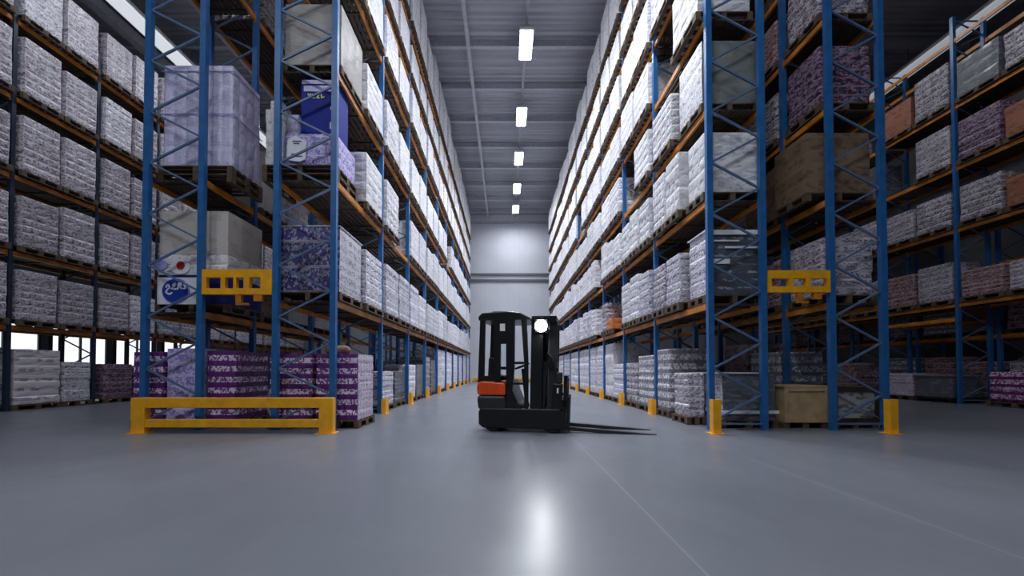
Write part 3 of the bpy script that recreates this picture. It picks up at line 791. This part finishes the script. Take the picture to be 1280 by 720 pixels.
# rack D fronts and deeper bays
load('mixed_pallet_load', 'grey speckled wrapped load above the yellow tie frame and plywood crate', 7.04, 8.66, LC[0], 1.12, 1.02, 1.36, 'sack', 1)
load('mixed_pallet_load', 'brown carton load two beams above the plywood crate', 6.86, 8.66, LC[1], 1.36, 1.02, 1.42, 'brown', 1)
load('mixed_pallet_load', 'dark purple load three beams above the plywood crate', 7.04, 8.66, LC[2], 1.12, 1.02, 1.38, 'darkpurple', 1)
load('mixed_pallet_load', 'speckled bag load four beams above the plywood crate', 7.04, 8.66, LC[3], 1.12, 1.02, 1.3, 'speck', 1)
for i, y, st, li, h in ((1, 10.05, 'redspeck', 0, 1.2), (1, 11.4, 'speck', 0, 1.4), (1, 10.05, 'brown', 1, 1.4), (1, 11.4, 'sack', 1, 1.3), (1, 10.05, 'speck', 2, 1.3), (1, 11.4, 'brown', 2, 1.3), (1, 10.05, 'redspeck', 3, 1.2), (1, 11.4, 'speck', 3, 1.2),
                       (2, 12.9, 'speck', 0, 1.3), (2, 14.25, 'redspeck', 1, 1.3), (2, 12.9, 'brown', 2, 1.3)):
    load('mixed_pallet_load', '%s pallet load on %s beam level, %s spot of %s bay, crate-side rack' % (LOOK[st], ORD[li], 'near' if y in (10.05, 12.9) else 'far', ORD[i]), XD+WD/2-.02, y, LC[li], 1.15, 1.25, h, st, 1)
for y, st, h in ((10.1, 'bottle', 1.62), (11.4, 'redspeck', 1.9), (13.0, 'redspeck', 1.4)):
    load('mixed_pallet_load', '%s pallet load on the floor of the crate-side rack, %s' % (LOOK[st], {10.1: 'just behind the crates', 11.4: 'two places behind the crates', 13.0: 'deepest in'}[y]), XD+WD/2, y, 0, 1.1, 1.2, h, st, 0)
def crate(label, x, y, w, d, h, body, trim, name='crate'):
    t = thing(name, label, 'crate', (x, y, .002))
    b = MB()
    for a in (-w/2+.06, 0, w/2-.06): b.box(a-.06, a+.06, -d/2+.02, d/2-.02, 0, .12)
    b.build('skid', MT['wood'], t)
    b = MB()
    b.box(-w/2+.02, w/2-.02, -d/2+.02, d/2-.02, .12, h-.02); b.build('body', body, t)
    for nm, a0, a1, c0, c1 in (('front_batten', -w/2, w/2, -d/2-.004, -d/2+.02), ('rear_batten', -w/2, w/2, d/2-.02, d/2+.004)):
        b = MB(); b.box(a0, a1, c0, c1, .12, .21).box(a0, a1, c0, c1, h-.10, h-.02).box(a0, a0+.08, c0, c1, .21, h-.10).box(a1-.08, a1, c0, c1, .21, h-.10)
        b.build(nm, trim, t)
    b = MB().box(-w/2-.005, w/2+.005, -d/2-.01, d/2+.01, h-.02, h+.01); b.build('lid', trim, t)
    return t
crate('tan plywood crate on skids in the gap between two blue end uprights', 6.14, 8.66, .90, .98, .86, MT['crate'], MT['crate'])
t = crate('grey crate under clear film inside the outermost blue end upright', 7.16, 8.66, .92, .98, .84, G['clear'], MT['deck'])
b = MB(); b.bar((-.4, -.505, .70), (.42, -.505, .22), .012, .03, (0,1,0)); b.build('film_edge', MT['lilac'], t)

# yellow tie frames between the back-to-back end uprights
def tie(label, x0, x1, y, z0, z1, cuts):
    t = thing('tie_frame', label, 'tie frame', (x0, y, z0)); w = x1-x0; h = z1-z0
    MB().box(0, w, -.05, .05, h-.16, h).build('top_rail', MT['yellow'], t)
    MB().box(0, w, -.05, .05, 0, .12).build('bottom_rail', MT['yellow'], t)
    for c0, c1 in cuts: MB().box(c0*w, c1*w, -.048, .048, .12, h-.16).build('web_plate', MT['yellow'], t)
    MB().box(.48*w, .56*w, -.04, .04, -.17, 0).box(.48*w, .66*w, -.03, .03, -.21, -.17).build('bracket', MT['orange'], t)
    MB().box(.74*w, .86*w, -.04, .04, -.13, 0).build('bracket', MT['orange'], t)
tie('yellow tie frame joining the end uprights under the violet-grey load', -6.05, -4.66, 7.98, 2.70, 3.20, [(0, .06), (.27, .33), (.45, .49), (.60, .68), (.84, 1)])
tie('yellow tie frame joining the end uprights above the plywood crate', 5.235, 6.47, 7.98, 2.74, 3.18, [(0, .05), (.33, .40), (.61, .68), (.95, 1)])

# barrier and guards
t = thing('rack_end_barrier', 'long low yellow barrier rail before the purple pallets', 'barrier', (-7.05, 7.6, 0))
for x in (0, 3.54): 
    po = MB().box(x, x+.26, -.07, .07, .012, .67).build('post', MT['yellow'], t, bevel=.008)
    MB().box(x-.05, x+.31, -.12, .12, 0, .012).build('foot_plate', MT['yellow'], po)
MB().box(.26, 3.54, -.06, .06, .48, .67).build('top_rail', MT['yellow'], t, bevel=.008)
MB().box(.26, 3.54, -.06, .06, .11, .26).build('bottom_rail', MT['yellow'], t, bevel=.008)

def guard_mesh(face, h=.40, hy=.17):
    b = MB(); a = .11
    b.prism([(0, -hy), (a*face, -hy+.03), (a*face, hy-.03), (0, hy), (0, hy-.03), ((a-.025)*face, hy-.05), ((a-.025)*face, -hy+.05), (0, -hy+.03)], .01, h, 'z')
    b.box(min(0, (a+.03)*face), max(0, (a+.03)*face), -hy, hy, 0, .01)
    return b.mesh('post_guard', MT['yellow'])
gm = guard_mesh(1); gc = guard_mesh(-1)
for i in range(1, 11):
    tag(put('post_guard', gm, None, (XB+WB+.088, FB[i], 0)), 'yellow guard at the foot of %s upright, barrier-side aisle rack' % ORD[i], 'post guard', 'yellow post guards of the barrier-side rack')
    tag(put('post_guard', gc, None, (XC-.088, FC[i], 0)), 'yellow guard at the foot of %s upright, fork-side aisle rack' % ORD[i], 'post guard', 'yellow post guards of the fork-side rack')
def bollard(x, y, label):
    t = thing('corner_guard', label, 'corner guard', (x, y, 0))
    b = MB(); b.prism([(-.075, -.07), (.075, -.07), (.075, .07), (.055, .07), (.055, -.05), (-.055, -.05), (-.055, .07), (-.075, .07)], .012, .64, 'z'); b.build('guard_plate', MT['yellow'], t, bevel=.004)
    MB().box(-.13, .13, -.13, .13, 0, .012).build('foot_plate', MT['yellow'], t)
bollard(3.95, 7.55, 'tall yellow corner guard at the aisle corner beyond the fork tips')
bollard(7.26, 7.55, 'tall yellow corner guard before the outermost blue upright, beside the clear-wrapped crate')

# ------------------------------------------------------------------ forklift (front towards +x, near side -y)
t = thing('forklift', 'black electric forklift with orange rear cover and lit headlight in the aisle', 'forklift', (.42, 8.16, 0), math.radians(-11))
BK, CH = MT['black'], MT['char']
W = .52
MB().prism([(-.78, .07), (-.87, .14), (-.87, .40), (-.80, .46), (.70, .46), (.82, .38), (.84, .07)], -W, W, 'y').build('chassis', BK, t, bevel=.025)
MB().prism([(-.88, .42), (-.90, .60), (-.89, .70), (-.33, .70), (-.31, .42)], -W-.004, W+.004, 'y').build('counterweight', CH, t, bevel=.05)
MB().prism([(-.895, .705), (-.905, .86), (-.88, .955), (-.78, .985), (-.38, .95), (-.335, .90), (-.33, .705)], -W-.008, W+.008, 'y').build('rear_cover', MT['red'], t, bevel=.045)['label'] = 'orange red rear cover'
MB().prism([(-.33, .42), (-.32, 1.0), (-.24, 1.0), (-.20, .80), (-.10, .56), (.0, .50), (.0, .42)], -W+.01, W-.01, 'y').build('engine_hood', BK, t, bevel=.03)
for s_ in (-1, 1):
    y0, y1 = (s_*(W-.01), s_*(W-.08))
    MB().prism([(-.885, .95), (-.76, .97), (-.735, 2.2), (-.84, 2.2)], y0, y1, 'y').build('rear_pillar', BK, t, bevel=.012)
    pl = MB().prism([(-.50, .94), (-.41, .94), (-.41, 2.2), (-.50, 2.2)], y0, y1, 'y').build('side_pillar', BK, t) if s_ > 0 else MB().prism([(-.56, .94), (-.43, .94), (-.43, 1.70), (-.32, 1.70), (-.32, .94), (-.20, .78), (-.16, 1.2), (-.15, 2.2), (-.57, 2.2)], y0, y1, 'y').build('side_pillar', BK, t)
    if s_ < 0: MB().prism([(-.43, .95), (-.32, .95), (-.32, 1.70), (-.43, 1.70)], s_*(W-.04), s_*(W-.05), 'y').build('window_pane', MT['glass'], pl)
    if s_ < 0: MB().box(-.44, -.34, y0-.004, y0-.0005, 1.95, 2.09).build('sticker', MT['card'], pl)
    MB().prism([(-.03, 2.2), (.08, 2.2), (.11, 1.4), (.11, .46), (.03, .46), (.03, 1.3)] if s_ < 0 else [(.06, 2.2), (.11, 2.2), (.11, .46), (.06, .46)], y0, y1, 'y').build('front_pillar', BK, t, bevel=.012)
    MB().box(-.77, -.55, min(y0, y1), max(y0, y1), .98, 1.08).build('side_rail', BK, t)
MB().prism([(-.87, 2.16), (-.875, 2.24), (-.80, 2.31), (-.30, 2.335), (-.05, 2.30), (.14, 2.20), (.16, 2.16)], -W, W, 'y').build('roof', BK, t, bevel=.03)
b = MB()
for y in (-.36, -.18, 0, .18, .36): b.box(-.62, -.30, y-.02, y+.02, 2.336, 2.352)
b.build('roof_grille', CH, t)
st = MB().prism([(-.70, .99), (-.30, .99), (-.26, 1.06), (-.60, 1.10), (-.66, 1.45), (-.74, 1.45), (-.76, 1.0)], -.22, .24, 'y').build('seat', MT['seat'], t, bevel=.04)
MB().box(-.62, -.34, -.30, -.235, 1.20, 1.26).build('armrest', MT['seat'], st, bevel=.015)
MB().box(-.70, -.64, .28, .34, 1.02, 1.42).build('extinguisher', MT['redink'], t, bevel=.02)
MB().bar((.02, 0, .46), (-.06, 0, 1.22), .07, .07).build('steering_column', BK, t)
b = MB(); n = 20; c0 = Vector((-.08, 0, 1.27))
ax = Vector((-.35, 0, .94)).normalized(); e1 = Vector((0, 1, 0)); e2 = ax.cross(e1)
b.tube([c0 + (e1*math.cos(2*PI*k/n) + e2*math.sin(2*PI*k/n))*.15 for k in range(n+1)], .016, 8)
b.bar(c0-e1*.15, c0+e1*.15, .03, .02)
b.build('steering_wheel', BK, t)
MB().bar((-.18, -.45, 1.33), (.02, -.45, 1.33), .04, .05).bar((-.20, -.45, .93), (.02, -.45, .93), .03, .04).build('grab_rail', BK, t)
def wheel(x, y, r, w, name):
    o = MB().cyl((x, y-w/2, r), (x, y+w/2, r), r, 28).build(name, MT['rubber'], t, bevel=.02)
    MB().cyl((x, y-w/2-.01, r), (x, y+w/2+.01, r), r*.52, 20).build('hub', MT['char'], o)
for y in (-.43, .43): wheel(.56, y, .17, .14, 'front_wheel'); wheel(-.60, y, .17, .14, 'rear_wheel')
ma = bpy.data.objects.new('mast', None); COL.objects.link(ma); ma.parent = t; ma.location = (.26, 0, .12); ma.rotation_euler = (0, math.radians(1.2), 0)
for s_ in (-1, 1):
    b = MB(); y = s_*.42
    b.prism([(-.13, y-.06), (.09, y-.06), (.09, y-.025), (-.08, y-.025), (-.08, y+.025), (.09, y+.025), (.09, y+.06), (-.13, y+.06)], .0, 2.10, 'z'); b.build('outer_rail', BK, ma)
    b = MB(); y = s_*.30; b.prism([(.20, y-.05), (.36, y-.05), (.36, y+.05), (.20, y+.05)], .04, 2.02, 'z'); b.build('inner_rail', CH, ma)
    MB().cyl((.10, s_*.18, .1), (.10, s_*.18, 1.1), .05, 12).build('lift_cylinder', BK, ma)
    MB().tube([(.14, s_*.10, .2), (.14, s_*.10, 1.2), (.15, s_*.09, 1.9)], .014, 6).build('lift_chain', MT['steel'], ma)
for z in (.02, 1.12, 2.0): MB().box(-.12, .34, -.40, .40, z, z+.12).build('cross_tie', BK, ma)
MB().box(.10, .14, -.36, .36, .14, 1.12).build('mast_screen', CH, ma)
MB().tube([(.16, -.30, 1.15), (.20, -.44, 1.40), (.30, -.46, 1.30), (.40, -.44, .9), (.48, -.42, .6)], .024, 8).build('hydraulic_hose', MT['rubber'], ma)
ca = bpy.data.objects.new('carriage', None); COL.objects.link(ca); ca.parent = t; ca.location = (.76, 0, .03); ca.rotation_euler = (0, math.radians(2.6), 0)
MB().box(-.10, .06, -.48, .48, .10, .24).build('lower_bar', BK, ca); MB().box(-.10, .06, -.48, .48, .46, .60).build('upper_bar', BK, ca)
for y in (-.45, .45, -.16, .16): MB().box(-.02, .05, y-.03, y+.03, .24, 1.04).build('backrest_bar', BK, ca)
MB().box(-.02, .05, -.48, .48, 1.0, 1.06).build('backrest_bar', BK, ca)
MB().box(-.22, -.04, -.52, -.30, .42, .90).build('hydraulic_block', BK, ca, bevel=.02)
MB().box(-.16, -.05, -.525, -.36, .905, 1.12).build('valve_block', CH, ca, bevel=.02)
MB().box(-.14, -.11, -.525, -.5205, .72, .82).build('sticker', MT['card'], ca)
for y in (-.30, .30):
    MB().prism([(.06, .66), (.105, .66), (.105, .085), (1.70, .055), (1.70, .022), (.10, .01), (.06, .03)], y-.06, y+.06, 'y').build('fork', MT['steel'], ca, bevel=.004)
hl = MB().box(.24, .50, -.62, -.48, 1.90, 2.14).build('headlight', BK, t, bevel=.02)
MB().cyl((.37, -.621, 2.02), (.37, -.640, 2.02), .112, 28).build('lens', MT['head'], hl)['label'] = 'glowing white headlight lens'
MB().bar((.16, -.47, 2.16), (.30, -.54, 2.10), .03, .03).build('bracket', BK, hl)

# ------------------------------------------------------------------ camera, world, output
cam = bpy.data.cameras.new('camera'); co = bpy.data.objects.new('camera', cam); COL.objects.link(co)
cam.sensor_width = 36; cam.lens = 36*500/1280; cam.shift_x = 8/1280; cam.shift_y = 93/1280; cam.clip_end = 200
co.location = (0, 0, 1.2); co.rotation_euler = (math.radians(91.04), 0, 0)
S.camera = co
w = bpy.data.worlds.new('world'); S.world = w; w.use_nodes = True
w.node_tree.nodes['Background'].inputs[0].default_value = (0.006, 0.007, 0.01, 1); w.node_tree.nodes['Background'].inputs[1].default_value = 1.0
S.view_settings.view_transform = 'Standard'; S.view_settings.look = 'None'; S.view_settings.gamma = 1.0; S.view_settings.exposure = -0.95
S.view_settings.use_curve_mapping = False
S.cycles.use_denoising = True
S.cycles.max_bounces = 7; S.cycles.diffuse_bounces = 3; S.cycles.glossy_bounces = 4; S.cycles.sample_clamp_indirect = 6
